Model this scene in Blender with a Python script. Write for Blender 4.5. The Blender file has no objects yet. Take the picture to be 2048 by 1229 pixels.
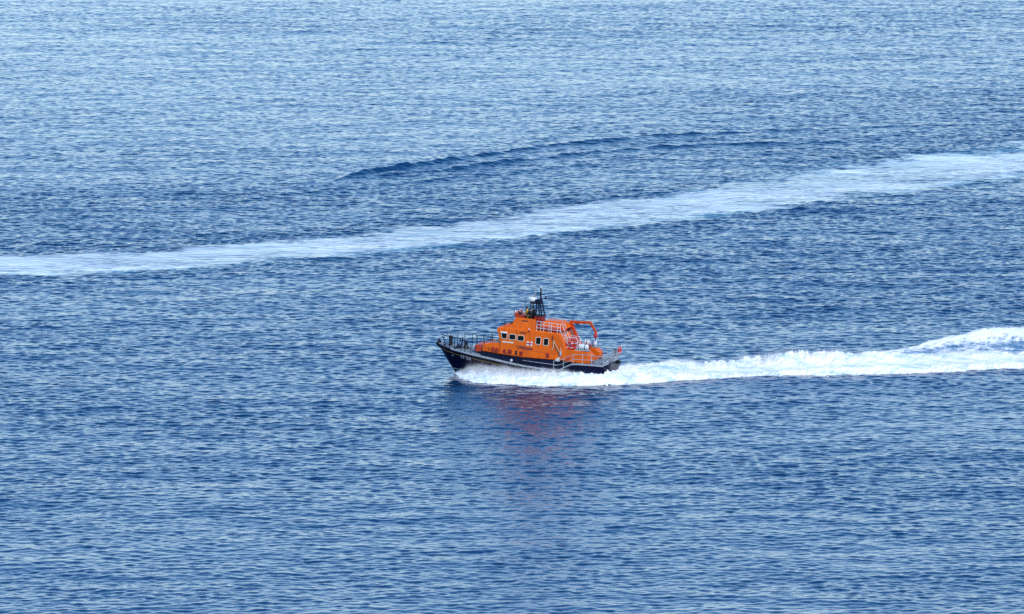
import bpy, bmesh, math, random
import numpy as np
from mathutils import Vector, Matrix
R = math.radians
random.seed(7)
rng = np.random.default_rng(11)
sc = bpy.context.scene
C = sc.collection

# ------------------------------------------------------------------ camera
cam_d = bpy.data.cameras.new('camera')
cam = bpy.data.objects.new('camera', cam_d)
C.objects.link(cam)
cam.location = (-0.99, -633.0, 97.07)
cam.rotation_euler = (R(90 - 8.112), 0, 0)
cam_d.sensor_width = 36.0
cam_d.lens = 228.4
cam_d.clip_start = 1.0
cam_d.clip_end = 60000.0
sc.camera = cam

# ------------------------------------------------------------------ light
SUN_EL, SUN_AZ = 48.0, 150.0            # azimuth clockwise from +Y (camera looks along +Y)
w = bpy.data.worlds.new('World')
sc.world = w
w.use_nodes = True
nt = w.node_tree
nt.nodes.clear()
sky = nt.nodes.new('ShaderNodeTexSky')
sky.sky_type = 'NISHITA'
sky.sun_disc = False
sky.sun_elevation = R(SUN_EL)
sky.sun_rotation = R(SUN_AZ)
sky.altitude = 0
sky.air_density = 1.0
sky.dust_density = 0.3
sky.ozone_density = 3.0
bg = nt.nodes.new('ShaderNodeBackground')
bg.inputs['Strength'].default_value = 0.15
wo = nt.nodes.new('ShaderNodeOutputWorld')
tint = nt.nodes.new('ShaderNodeMix')
tint.data_type = 'RGBA'
tint.blend_type = 'MULTIPLY'
tint.inputs['Factor'].default_value = 1.0
geo = nt.nodes.new('ShaderNodeTexCoord')
sep = nt.nodes.new('ShaderNodeSeparateXYZ')
grad = nt.nodes.new('ShaderNodeValToRGB')                    # pale near the horizon, deeper blue higher up
grad.color_ramp.elements[0].position = 0.10
grad.color_ramp.elements[0].color = (0.95, 1.0, 1.06, 1)
grad.color_ramp.elements[1].position = 0.45
grad.color_ramp.elements[1].color = (0.42, 0.95, 1.22, 1)
nt.links.new(geo.outputs['Generated'], sep.inputs[0])
nt.links.new(sep.outputs['Z'], grad.inputs['Fac'])
nt.links.new(grad.outputs['Color'], tint.inputs['B'])
nt.links.new(sky.outputs[0], tint.inputs['A'])
nt.links.new(tint.outputs['Result'], bg.inputs[0])
nt.links.new(bg.outputs[0], wo.inputs[0])
sun_d = bpy.data.lights.new('sun', 'SUN')
sun_d.energy = 2.1
sun_d.angle = R(8)
sun_d.color = (1.0, 0.95, 0.88)
sun = bpy.data.objects.new('sun', sun_d)
C.objects.link(sun)
sdir = Vector((math.sin(R(SUN_AZ)) * math.cos(R(SUN_EL)), math.cos(R(SUN_AZ)) * math.cos(R(SUN_EL)), math.sin(R(SUN_EL))))
sun.rotation_euler = sdir.to_track_quat('Z', 'Y').to_euler()
sun.location = (100, -150, 200)
sc.view_settings.view_transform = 'Standard'
sc.view_settings.look = 'None'
sc.view_settings.exposure = 0.52
sc.view_settings.gamma = 1.0
sc.cycles.use_denoising = False
sc.cycles.max_bounces = 6

# ------------------------------------------------------------------ materials
def mat(name, col, rough=0.5, metal=0.0, spec=0.5, var=0.0, vscale=2.0, coat=0.0):
    m = bpy.data.materials.new(name)
    m.use_nodes = True
    t = m.node_tree
    b = t.nodes['Principled BSDF']
    b.inputs['Base Color'].default_value = (*col, 1)
    b.inputs['Roughness'].default_value = rough
    b.inputs['Metallic'].default_value = metal
    b.inputs['Specular IOR Level'].default_value = spec
    b.inputs['Coat Weight'].default_value = coat
    if var > 0:
        tc = t.nodes.new('ShaderNodeTexCoord')
        n = t.nodes.new('ShaderNodeTexNoise')
        n.inputs['Scale'].default_value = vscale
        n.inputs['Detail'].default_value = 5
        t.links.new(tc.outputs['Object'], n.inputs['Vector'])
        r = t.nodes.new('ShaderNodeValToRGB')
        r.color_ramp.elements[0].position = 0.3
        r.color_ramp.elements[1].position = 0.7
        r.color_ramp.elements[0].color = (*[c * (1 - var) for c in col], 1)
        r.color_ramp.elements[1].color = (*[min(1, c * (1 + var)) for c in col], 1)
        t.links.new(n.outputs['Fac'], r.inputs['Fac'])
        mp = t.nodes.new('ShaderNodeMapping')
        mp.inputs['Scale'].default_value = (2.6, 2.6, 0.35)          # runs and stains down the sides
        t.links.new(tc.outputs['Object'], mp.inputs['Vector'])
        n2 = t.nodes.new('ShaderNodeTexNoise')
        n2.inputs['Scale'].default_value = 1.6
        n2.inputs['Detail'].default_value = 6
        t.links.new(mp.outputs['Vector'], n2.inputs['Vector'])
        r2 = t.nodes.new('ShaderNodeValToRGB')
        r2.color_ramp.elements[0].position = 0.36
        r2.color_ramp.elements[1].position = 0.55
        r2.color_ramp.elements[0].color = (*[1 - 1.6 * var] * 3, 1)
        r2.color_ramp.elements[1].color = (1, 1, 1, 1)
        t.links.new(n2.outputs['Fac'], r2.inputs['Fac'])
        mm = t.nodes.new('ShaderNodeMix')
        mm.data_type = 'RGBA'
        mm.blend_type = 'MULTIPLY'
        mm.inputs['Factor'].default_value = 1.0
        t.links.new(r.outputs['Color'], mm.inputs['A'])
        t.links.new(r2.outputs['Color'], mm.inputs['B'])
        t.links.new(mm.outputs['Result'], b.inputs['Base Color'])
        rr = t.nodes.new('ShaderNodeMapRange')
        rr.inputs['To Min'].default_value = max(0, rough - .1)
        rr.inputs['To Max'].default_value = min(1, rough + .1)
        t.links.new(n.outputs['Fac'], rr.inputs['Value'])
        t.links.new(rr.outputs['Result'], b.inputs['Roughness'])
    return m

M = {
    'orange': mat('orange_paint', (0.76, 0.118, 0.001), 0.42, spec=0.25, var=0.10, vscale=1.3),
    'orange_deck': mat('orange_deck_paint', (0.62, 0.11, 0.03), 0.7, spec=0.2, var=0.12, vscale=3),
    'red': mat('dark_red_paint', (0.30, 0.012, 0.006), 0.5, var=0.15, vscale=3),
    'red_orange': mat('red_orange_paint', (0.55, 0.045, 0.006), 0.45, var=0.1, vscale=3),
    'crane_red': mat('crane_paint', (0.58, 0.062, 0.003), 0.45, spec=0.25, var=0.12, vscale=3),
    'bright_red': mat('bright_red_plastic', (0.60, 0.02, 0.02), 0.45, var=0.1),
    'navy': mat('navy_paint', (0.0028, 0.0034, 0.026), 0.35, spec=0.25, var=0.25, vscale=0.9),
    'navy_metal': mat('dark_blue_metal', (0.006, 0.008, 0.026), 0.5, spec=0.2),
    'black': mat('black_rubber', (0.010, 0.010, 0.012), 0.6),
    'grey': mat('grey_deck_paint', (0.17, 0.20, 0.24), 0.8, var=0.2, vscale=2.5),
    'light_grey': mat('pale_grey_paint', (0.36, 0.38, 0.40), 0.6, var=0.15, vscale=3),
    'white': mat('white_paint', (0.70, 0.69, 0.68), 0.4, var=0.05, vscale=3),
    'gold': mat('gold_paint', (0.55, 0.27, 0.04), 0.5, var=0.2, vscale=2),
    'glass': mat('dark_window_glass', (0.003, 0.004, 0.005), 0.10, spec=0.08),
    'seal': mat('pale_window_seal', (0.62, 0.52, 0.42), 0.5),
    'yellow': mat('yellow_cloth', (0.65, 0.36, 0.04), 0.8),
    'black_cloth': mat('black_cloth', (0.012, 0.013, 0.014), 0.9),
    'skin': mat('skin', (0.45, 0.24, 0.16), 0.6),
    'blue_print': mat('dark_blue_lettering', (0.012, 0.004, 0.030), 0.5),
    'cream': mat('cream_paint', (0.70, 0.60, 0.45), 0.6),
}

# ------------------------------------------------------------------ mesh helpers (boat coordinates: x aft of the bow, y to starboard, z up)
OX = 9.0
class MB:
    def __init__(s):
        s.v, s.f, s.mi, s.mats = [], [], [], []
    def add(s, vs, fs, m='orange'):
        if m not in s.mats:
            s.mats.append(m)
        k = s.mats.index(m)
        o = len(s.v)
        s.v += [tuple(p) for p in vs]
        s.f += [tuple(i + o for i in f) for f in fs]
        s.mi += [k] * len(fs)
    def box(s, x0, x1, y0, y1, z0, z1, m='orange', dx=0.0, dy=0.0):
        """dx, dy shift the top face"""
        vs = [(x0, y0, z0), (x1, y0, z0), (x1, y1, z0), (x0, y1, z0), (x0 + dx, y0 + dy, z1), (x1 + dx, y0 + dy, z1), (x1 + dx, y1 + dy, z1), (x0 + dx, y1 + dy, z1)]
        s.add(vs, [(3, 2, 1, 0), (4, 5, 6, 7), (0, 1, 5, 4), (1, 2, 6, 5), (2, 3, 7, 6), (3, 0, 4, 7)], m)
    def hexa(s, vs, m='orange'):
        s.add(vs, [(3, 2, 1, 0), (4, 5, 6, 7), (0, 1, 5, 4), (1, 2, 6, 5), (2, 3, 7, 6), (3, 0, 4, 7)], m)
    def tube(s, pts, r, m='white', n=6, r2=None):
        pts = [Vector(p) for p in pts]
        vs, fs = [], []
        for i, p in enumerate(pts):
            d = (pts[min(i + 1, len(pts) - 1)] - pts[max(i - 1, 0)]).normalized()
            a = d.cross(Vector((0, 0, 1)))
            if a.length < 1e-3:
                a = d.cross(Vector((1, 0, 0)))
            a.normalize()
            b = d.cross(a)
            rr = r if r2 is None else r + (r2 - r) * i / (len(pts) - 1)
            for k in range(n):
                t = 2 * math.pi * k / n
                vs.append(p + (a * math.cos(t) + b * math.sin(t)) * rr)
        for i in range(len(pts) - 1):
            for k in range(n):
                k2 = (k + 1) % n
                fs.append((i * n + k, i * n + k2, (i + 1) * n + k2, (i + 1) * n + k))
        fs.append(tuple(range(n - 1, -1, -1)))
        fs.append(tuple((len(pts) - 1) * n + k for k in range(n)))
        s.add(vs, fs, m)
    def lathe(s, base, prof, m='white', n=14, axis='z'):
        """prof: list of (radius, height) along the axis from base"""
        bx, by, bz = base
        vs, fs = [], []
        for r, h in prof:
            for k in range(n):
                t = 2 * math.pi * k / n
                c, d = r * math.cos(t), r * math.sin(t)
                vs.append({'z': (bx + c, by + d, bz + h), 'x': (bx + h, by + c, bz + d), 'y': (bx + d, by + h, bz + c)}[axis])
        for i in range(len(prof) - 1):
            for k in range(n):
                k2 = (k + 1) % n
                fs.append((i * n + k, i * n + k2, (i + 1) * n + k2, (i + 1) * n + k))
        fs.append(tuple(range(n - 1, -1, -1)))
        fs.append(tuple((len(prof) - 1) * n + k for k in range(n)))
        s.add(vs, fs, m)
    def prism(s, prof, m='orange'):
        """prof: (x, z, half_width) round the side outline; symmetric about y = 0"""
        n = len(prof)
        vs = [(x, -h, z) for x, z, h in prof] + [(x, h, z) for x, z, h in prof]
        fs = [tuple(range(n)), tuple(range(2 * n - 1, n - 1, -1))]
        for i in range(n):
            j = (i + 1) % n
            fs.append((i, n + i, n + j, j))
        s.add(vs, fs, m)
    def build(s, name, parent=None, bevel=0.0, smooth=False, local=True, seg=2):
        me = bpy.data.meshes.new(name)
        off = OX if local else 0.0
        me.from_pydata([(x - off, y, z) for x, y, z in s.v], [], s.f)
        for k in s.mats:
            me.materials.append(M[k])
        me.polygons.foreach_set('material_index', s.mi)
        bm = bmesh.new()
        bm.from_mesh(me)
        bmesh.ops.recalc_face_normals(bm, faces=bm.faces)
        bm.to_mesh(me)
        bm.free()
        if smooth:
            me.polygons.foreach_set('use_smooth', [True] * len(me.polygons))
        o = bpy.data.objects.new(name, me)
        C.objects.link(o)
        if parent is not None:
            o.parent = parent
        if bevel > 0:
            b = o.modifiers.new('bevel', 'BEVEL')
            b.width = bevel
            b.segments = seg
            b.limit_method = 'ANGLE'
            b.angle_limit = R(25)
        return o

def tag(o, label=None, cat=None, group=None, kind=None):
    for k, val in (('label', label), ('category', cat), ('group', group), ('kind', kind)):
        if val:
            o[k] = val
    return o

# where the boat lies in the water: turning away, bow lifted
BOAT_M = Matrix.Translation((0, 0, -0.82)) @ Matrix.Rotation(R(-18), 4, 'Z') @ Matrix.Rotation(R(3), 4, 'Y')
def place(name, label, cat, base, group=None):
    """an Empty for a thing carried by the boat; base in boat coordinates, children are built in boat coordinates"""
    e = bpy.data.objects.new(name, None)
    C.objects.link(e)
    e.empty_display_size = 0.5
    e.matrix_world = BOAT_M @ Matrix.Translation((base[0] - OX, base[1], base[2]))
    tag(e, label, cat, group)
    e['_b'] = base
    return e
def rebase(o, thing):
    """shift a child's mesh so that it sits relative to its thing's base"""
    b = thing['_b']
    o.data.transform(Matrix.Translation((-(b[0] - OX), -b[1], -b[2])))
    return o

# ================================================================== WATER
def lerp_path(pts, n):
    p = np.array(pts, float)
    d = np.r_[0, np.cumsum(np.hypot(*np.diff(p, axis=0).T))]
    t = np.linspace(0, d[-1], n)
    return np.c_[np.interp(t, d, p[:, 0]), np.interp(t, d, p[:, 1])]
def smooth(a, b, x):
    t = np.clip((x - a) / (b - a), 0, 1)
    return t * t * (3 - 2 * t)

def spectral(nx, ny, dx, dy, kmin, kmax, slope, kp=None, spread=None, seed=1, sharp=False):
    """a random surface from a band of waves (wave numbers kmin..kmax)"""
    g = np.random.default_rng(seed)
    kx = 2 * np.pi * np.fft.fftfreq(nx, dx)[None, :]
    ky = 2 * np.pi * np.fft.rfftfreq(ny, dy)[:, None] if False else 2 * np.pi * np.fft.fftfreq(ny, dy)[:, None]
    k = np.hypot(kx, ky) + 1e-9
    amp = k ** (-slope)
    if kp:
        amp = amp * np.exp(-0.7 * (kp / k) ** 2)
    amp = amp * (k > kmin) * np.exp(-(k / kmax) ** 4)
    if spread is not None:
        amp = amp * (spread + (1 - spread) * (np.abs(ky) / k) ** 2)
    ph = np.exp(1j * g.uniform(0, 2 * np.pi, k.shape)) * np.abs(g.normal(1, .5, k.shape))
    H = amp * ph
    h = np.fft.ifft2(H).real
    sd = h.std()
    if not sharp:
        return (h / sd).astype(np.float32)
    ddx = np.fft.ifft2(-1j * kx / k * H).real / sd      # sideways drift that sharpens the crests
    ddy = np.fft.ifft2(-1j * ky / k * H).real / sd
    return (h / sd).astype(np.float32), ddx.astype(np.float32), ddy.astype(np.float32)

FX0, FX1, FY0, FY1, DX, DY = -116.0, 116.0, -150.0, 440.0, 0.20, 0.19
fx = np.arange(FX0, FX1 + 1e-6, DX)
fy = np.arange(FY0, FY1 + 1e-6, DY)
nx, ny = len(fx), len(fy)
X, Y = np.meshgrid(fx, fy)
X = X.astype(np.float32); Y = Y.astype(np.float32)

waves, wdx, wdy = spectral(nx, ny, DX, DY, 0.25, 10.0, 1.55, kp=3.2, spread=0.30, seed=3, sharp=True)
gy, gx = np.gradient(waves, DY, DX)
k_ = 0.112 / math.sqrt((gx ** 2 + gy ** 2).mean())
waves *= k_; wdx *= k_; wdy *= k_
chop = spectral(nx, ny, DX, DY, 0.25, 1.6, 1.5, kp=0.7, spread=0.2, seed=5)
gy, gx = np.gradient(chop, DY, DX)
chop *= 0.028 / math.sqrt((gx ** 2 + gy ** 2).mean())
swell = spectral(nx, ny, DX, DY, 0.12, 0.55, 1.2, kp=.22, spread=0.1, seed=21)
gy, gx = np.gradient(swell, DY, DX)
chop += swell * 0.011 / math.sqrt((gx ** 2 + gy ** 2).mean())
patch = spectral(nx, ny, DX, DY, 0.01, 0.12, 1.4, spread=0.1, seed=8)
patch2 = spectral(nx, ny, DX, DY, 0.03, 0.5, 1.3, spread=0.15, seed=9)
del gx, gy

# the old wake: a smooth slick between two edges (world metres)
SL_X = [-140, -100, -68, -57, -46, -35, -19, -2, 15, 27, 40, 53, 63, 80, 116]
SL_LO = [40, 57, 69.0, 73.0, 75.5, 79.0, 90.0, 104.0, 118.5, 128.0, 142.0, 157.0, 167.0, 186.0, 224.0]
SL_UX = [-140, -100, -69, -58, -42, -25, -8, 3.5, 15.6, 25, 41, 64, 82, 116]
SL_UP = [52, 72, 85.5, 88.5, 92.5, 101.5, 117.0, 131.0, 142.0, 157.0, 175.0, 192.0, 205.0, 228.0]
lo = np.interp(X, SL_X, SL_LO) + 1.0 * patch2
up = np.interp(X, SL_UX, SL_UP) + 1.6 * patch2
tone = spectral(nx, ny, DX, DY, 0.2, 5.0, 1.2, spread=0.6, seed=12)
tone2 = spectral(nx, ny, DX, DY, 0.25, 3.0, 1.0, spread=0.5, seed=14)
slick = smooth(-1.0, 1.3, (Y - lo) / 2.2 + .6 * tone2) * smooth(-0.7, 1.0, (up - Y) / np.interp(X, [-60, 0, 40], [2.6, 3.0, 4.0]) + .55 * tone2)
slick = np.clip(slick, 0, 1)
edge = np.exp(-((Y - lo + 2.5) / 4.5) ** 2) + np.exp(-((Y - up - 4) / 7.0) ** 2)
amp = 0.94 + 0.12 * patch + 0.11 * patch2 + 0.05 * smooth(-20, -120, Y) * smooth(-30, 40, X)
CRX = [-140, -40, -23.7, -21, -17.4, -8.8, 3.9, 17, 30, 47, 80, 140]
CRY = [125, 150, 157, 162.5, 167.5, 179.5, 195.5, 205, 211, 216.5, 226, 245]
beyond = smooth(-8, 22, Y - np.interp(X, CRX, CRY) + 5 * patch2 + 2 * patch) * (1 - 0.45 * smooth(0, 70, X))
amp = amp * (1.0 - 0.34 * beyond) * (1 - .08 * smooth(60, 330, Y))
amp += 0.28 * edge
amp = np.clip(amp, 0.35, 1.8)
amp = amp * (1 - np.clip(0.64 + .09 * patch2 + .12 * tone2, .25, .9) * slick)
h = (waves + chop) * amp
# bow waves left by the earlier pass, beyond the slick
def crest(px, py, height, width, x0, x1):
    yc = np.interp(X, px, py) + 0.3 * patch2 + 0.12 * tone
    along = smooth(x0, x0 + 4, X) * (1 - smooth(x1 - 35, x1, X))
    d = (Y - yc) / width
    mod = np.clip(0.92 + 0.26 * patch2 + .30 * tone2, 0.1, 1.8)
    along = along * np.interp(X, [-25, -14, 8, 40], [1.35, 1.2, .85, .65])
    return (height * along * mod * np.exp(-d * d) * (1 - 0.5 * d)).astype(np.float32)
h += crest(CRX, CRY, 0.27, 1.6, -24.5, 70)
h += crest([-40, -11.8, -2.5, 9, 18, 60], [150, 166.5, 176, 187.5, 194, 205], 0.24, 1.5, -19, 55)
h += crest([-40, -28, -12, 8, 30, 60], [140, 146, 158, 175, 187, 200], 0.13, 1.6, -32, 30)
# turquoise aerated water along the slick, pale sheen of reflected sky painted over it
aer = np.clip(np.exp(-((Y - up + 3) / 5.0) ** 2) * smooth(8, 30, X) * .6 + 0.6 * np.exp(-((Y - lo - .5) / 2.0) ** 2), 0, 1) * np.clip(.55 + .5 * tone, 0, 1)
sky_sheen = np.clip(slick * (0.64 + 0.26 * tone + .10 * patch2), 0, 1)
# fade the relief to nothing at the rim of the finely meshed part
fade = smooth(FX0, FX0 + 12, X) * (1 - smooth(FX1 - 12, FX1, X)) * smooth(FY0, FY0 + 12, Y) * (1 - smooth(FY1 - 25, FY1, Y))
h = h * fade
HW = h.copy()
def water_z(x, y):
    i = np.clip(((np.asarray(y) - FY0) / DY).astype(int), 0, ny - 1)
    j = np.clip(((np.asarray(x) - FX0) / DX).astype(int), 0, nx - 1)
    return HW[i, j]

pad_x = np.array([30000, 14000, 7000, 3500, 1800, 900, 500, 300, 200, 150.0])
pad_yn = np.array([6000, 3000, 1500, 900, 600, 400, 250.0])
pad_yf = np.array([520, 640, 800, 1100, 1600, 2500, 4500, 9000, 18000, 35000.0])
ax = np.r_[-pad_x, fx, pad_x[::-1]]
ay = np.r_[-pad_yn, fy, pad_yf]
NX, NY = len(ax), len(ay)
def padded(a, fill):
    o = np.full((NY, NX), fill, np.float32)
    o[len(pad_yn):len(pad_yn) + ny, len(pad_x):len(pad_x) + nx] = a
    return o
co = np.empty((NY, NX, 3), np.float32)
co[..., 0], co[..., 1] = np.meshgrid(ax, ay)
co[..., 2] = padded(h, 0)
co[..., 0] += padded(1.1 * wdx * amp * fade, 0)
co[..., 1] += padded(1.1 * wdy * amp * fade, 0)
idx = np.arange(NX * NY, dtype=np.int32).reshape(NY, NX)
quads = np.stack([idx[:-1, :-1], idx[:-1, 1:], idx[1:, 1:], idx[1:, :-1]], -1).reshape(-1, 4)
def mesh_np(name, v, q):
    me = bpy.data.meshes.new(name)
    me.vertices.add(len(v))
    me.vertices.foreach_set('co', np.ascontiguousarray(v, np.float32).ravel())
    k = q.shape[1]
    me.loops.add(q.size)
    me.loops.foreach_set('vertex_index', np.ascontiguousarray(q, np.int32).ravel())
    me.polygons.add(len(q))
    me.polygons.foreach_set('loop_start', np.arange(0, q.size, k, dtype=np.int32))
    me.update(calc_edges=True)
    return me
wm = mesh_np('water', co.reshape(-1, 3), quads)
wm.polygons.foreach_set('use_smooth', np.ones(len(wm.polygons), bool))
for nm, arr, fill in (('ripple', amp, 0.9), ('aerated', aer, 0.0), ('sky_sheen', sky_sheen, 0.0)):
    at = wm.attributes.new(nm, 'FLOAT', 'POINT')
    at.data.foreach_set('value', padded(arr, fill).ravel())
water = bpy.data.objects.new('water', wm)
C.objects.link(water)
tag(water, 'rippled deep blue sea', None, None, 'structure')

def water_material():
    m = bpy.data.materials.new('sea_water')
    m.use_nodes = True
    t = m.node_tree
    N, Lk = t.nodes, t.links
    b = N['Principled BSDF']
    b.inputs['Roughness'].default_value = 0.06
    b.inputs['IOR'].default_value = 1.34
    tc = N.new('ShaderNodeTexCoord')
    rip = N.new('ShaderNodeAttribute'); rip.attribute_name = 'ripple'
    aer_ = N.new('ShaderNodeAttribute'); aer_.attribute_name = 'aerated'
    shn = N.new('ShaderNodeAttribute'); shn.attribute_name = 'sky_sheen'
    def noise(scale, det, sx=1.0, sy=1.0):
        mp = N.new('ShaderNodeMapping')
        mp.inputs['Scale'].default_value = (sx, sy, 1)
        Lk.new(tc.outputs['Object'], mp.inputs['Vector'])
        n = N.new('ShaderNodeTexNoise')
        n.inputs['Scale'].default_value = scale
        n.inputs['Detail'].default_value = det
        n.inputs['Roughness'].default_value = 0.55
        Lk.new(mp.outputs['Vector'], n.inputs['Vector'])
        return n.outputs['Fac']
    n1 = noise(2.3, 3.0, 0.7, 1.0)
    bp = N.new('ShaderNodeBump')
    bp.inputs['Distance'].default_value = 0.11
    Lk.new(n1, bp.inputs['Height'])
    st = N.new('ShaderNodeMath'); st.operation = 'MULTIPLY'
    st.inputs[1].default_value = 0.55
    Lk.new(rip.outputs['Fac'], st.inputs[0])
    Lk.new(st.outputs[0], bp.inputs['Strength'])
    Lk.new(bp.outputs['Normal'], b.inputs['Normal'])
    mx = N.new('ShaderNodeMix'); mx.data_type = 'RGBA'
    mx.inputs['A'].default_value = (0.0005, 0.023, 0.076, 1)
    mx.inputs['B'].default_value = (0.05, 0.22, 0.30, 1)
    Lk.new(aer_.outputs['Fac'], mx.inputs['Factor'])
    mx2 = N.new('ShaderNodeMix'); mx2.data_type = 'RGBA'
    mx2.inputs['B'].default_value = (0.80, 0.75, 0.72, 1)  # whitish sky reflection of the slick, put into the base colour
    Lk.new(mx.outputs['Result'], mx2.inputs['A'])
    sm = N.new('ShaderNodeMath'); sm.operation = 'MULTIPLY'
    sm.inputs[1].default_value = 0.52
    Lk.new(shn.outputs['Fac'], sm.inputs[0])
    Lk.new(sm.outputs[0], mx2.inputs['Factor'])
    Lk.new(mx2.outputs['Result'], b.inputs['Base Color'])
    return m
wm.materials.append(water_material())

# ================================================================== FOAM (churned white water: nobody could count it)
def foam_material(name, thin=False):
    m = bpy.data.materials.new(name)
    m.use_nodes = True
    t = m.node_tree
    N, Lk = t.nodes, t.links
    b = N['Principled BSDF']
    b.inputs['Roughness'].default_value = 0.9
    b.inputs['Specular IOR Level'].default_value = 0.1
    tc = N.new('ShaderNodeTexCoord')
    mp = N.new('ShaderNodeMapping')
    mp.inputs['Scale'].default_value = (0.35, 1.0, 1.0)
    Lk.new(tc.outputs['Object'], mp.inputs['Vector'])
    n = N.new('ShaderNodeTexNoise')
    n.inputs['Scale'].default_value = 0.9
    n.inputs['Detail'].default_value = 7
    n.inputs['Roughness'].default_value = 0.65
    Lk.new(mp.outputs['Vector'], n.inputs['Vector'])
    r = N.new('ShaderNodeValToRGB')
    r.color_ramp.elements[0].position = 0.34 if not thin else 0.50
    r.color_ramp.elements[1].position = 0.50 if not thin else 0.86
    r.color_ramp.elements[0].color = (0.40, 0.55, 0.62, 1) if not thin else (0.02, 0.11, 0.22, 0.12)
    r.color_ramp.elements[1].color = (0.83, 0.81, 0.79, 1) if not thin else (0.82, 0.81, 0.80, 0.9)
    Lk.new(n.outputs['Fac'], r.inputs['Fac'])
    if thin:                                            # how much foam covers the water, streak by streak
        cv = N.new('ShaderNodeAttribute'); cv.attribute_name = 'cover'
        ma = N.new('ShaderNodeMath'); ma.operation = 'MULTIPLY_ADD'
        ma.inputs[1].default_value = 0.55
        Lk.new(cv.outputs['Fac'], ma.inputs[0])
        Lk.new(n.outputs['Fac'], ma.inputs[2])
        Lk.new(ma.outputs[0], r.inputs['Fac'])
        Lk.new(r.outputs['Alpha'], b.inputs['Roughness'])
    Lk.new(r.outputs['Color'], b.inputs['Base Color'])
    return m
FOAM = foam_material('white_foam')
FOAM_THIN = foam_material('thin_foam', True)
def droplet_material():
    m = bpy.data.materials.new('spray_droplets')
    m.use_nodes = True
    b = m.node_tree.nodes['Principled BSDF']
    b.inputs['Base Color'].default_value = (0.82, 0.81, 0.80, 1)
    b.inputs['Roughness'].default_value = 0.6
    return m
DROP = droplet_material()

def fbm(n, m_, d, slope, seed, spread=None):
    return spectral(m_, n, d, d, 0.15, 30.0, slope, spread=spread, seed=seed)   # shape (n rows, m_ cols)

def foam_sheet(name, near, far, hfun, cell, seed, label, material, hole=0.0, rough=0.16):
    """raised sheet of churned water between a near and a far edge line; ragged rim, open holes"""
    L_ = sum(math.dist(a, b) for a, b in zip(near, near[1:]))
    wdt = np.mean([math.dist(a, b) for a, b in zip(near, far)])
    ns, ntt = int(L_ / cell), max(8, int(wdt / cell))
    A, B = lerp_path(near, ns), lerp_path(far, ns)
    T = np.linspace(-0.06, 1.06, ntt)[None, :, None]
    P = A[:, None, :] * (1 - T) + B[:, None, :] * T
    f1 = fbm(ns, ntt, cell, 1.6, seed)
    dens_one = np.ones((ns, ntt), np.float32)
    f2 = fbm(ns, ntt, cell, 1.0, seed + 1)
    t = np.repeat(np.linspace(-0.06, 1.06, ntt)[None, :], ns, 0)
    s = np.repeat(np.linspace(0, 1, ns)[:, None], ntt, 1)
    hh, dens, cover = (*hfun(s, t, f1, f2, P), dens_one)[:3]
    z = hh + rough * 0.5 * f1 * np.clip(hh * 2.5, 0.15, 1) + rough * 0.28 * f2 * np.clip(hh * 2.5, 0.1, 1)
    z = np.maximum(z, 0.0) + water_z(P[..., 0], P[..., 1]) - 0.70 * (1 - smooth(0, 0.30, dens)) + 0.05 * smooth(.2, .6, dens)
    v = np.concatenate([P, z[..., None]], -1).reshape(-1, 3)
    ii = np.arange(ns * ntt).reshape(ns, ntt)
    q = np.stack([ii[:-1, :-1], ii[1:, :-1], ii[1:, 1:], ii[:-1, 1:]], -1).reshape(-1, 4)
    keep = np.maximum(np.maximum(dens[:-1, :-1], dens[1:, 1:]), np.maximum(dens[1:, :-1], dens[:-1, 1:])).reshape(-1) > hole
    me = mesh_np(name, v, q[keep])
    me.polygons.foreach_set('use_smooth', np.ones(len(me.polygons), bool))
    me.materials.append(material)
    me.attributes.new('cover', 'FLOAT', 'POINT').data.foreach_set('value', np.ascontiguousarray(cover, np.float32).ravel())
    o = bpy.data.objects.new(name, me)
    C.objects.link(o)
    tag(o, label, None, None, 'stuff')
    return P, z

def droplets(name, pos, size, label):
    """a cloud of tiny tetrahedral water drops"""
    n = len(pos)
    tet = np.array([(1, 1, 1), (1, -1, -1), (-1, 1, -1), (-1, -1, 1)], float) / math.sqrt(3)
    ang = rng.uniform(0, 2 * np.pi, (n, 2))
    c, s_ = np.cos(ang), np.sin(ang)
    v = np.repeat(tet[None], n, 0)
    x, y, z = v[..., 0].copy(), v[..., 1].copy(), v[..., 2].copy()
    x, y = x * c[:, :1] - y * s_[:, :1], x * s_[:, :1] + y * c[:, :1]
    y, z = y * c[:, 1:] - z * s_[:, 1:], y * s_[:, 1:] + z * c[:, 1:]
    v = np.stack([x, y, z], -1) * size[:, None, None] + pos[:, None, :]
    f = np.array([(0, 1, 2), (0, 3, 1), (0, 2, 3), (1, 3, 2)])
    q = (f[None] + 4 * np.arange(n)[:, None, None]).reshape(-1, 3)
    me = mesh_np(name, v.reshape(-1, 3), q)
    me.materials.append(DROP)
    o = bpy.data.objects.new(name, me)
    C.objects.link(o)
    tag(o, label, None, None, 'stuff')
    return o

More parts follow.
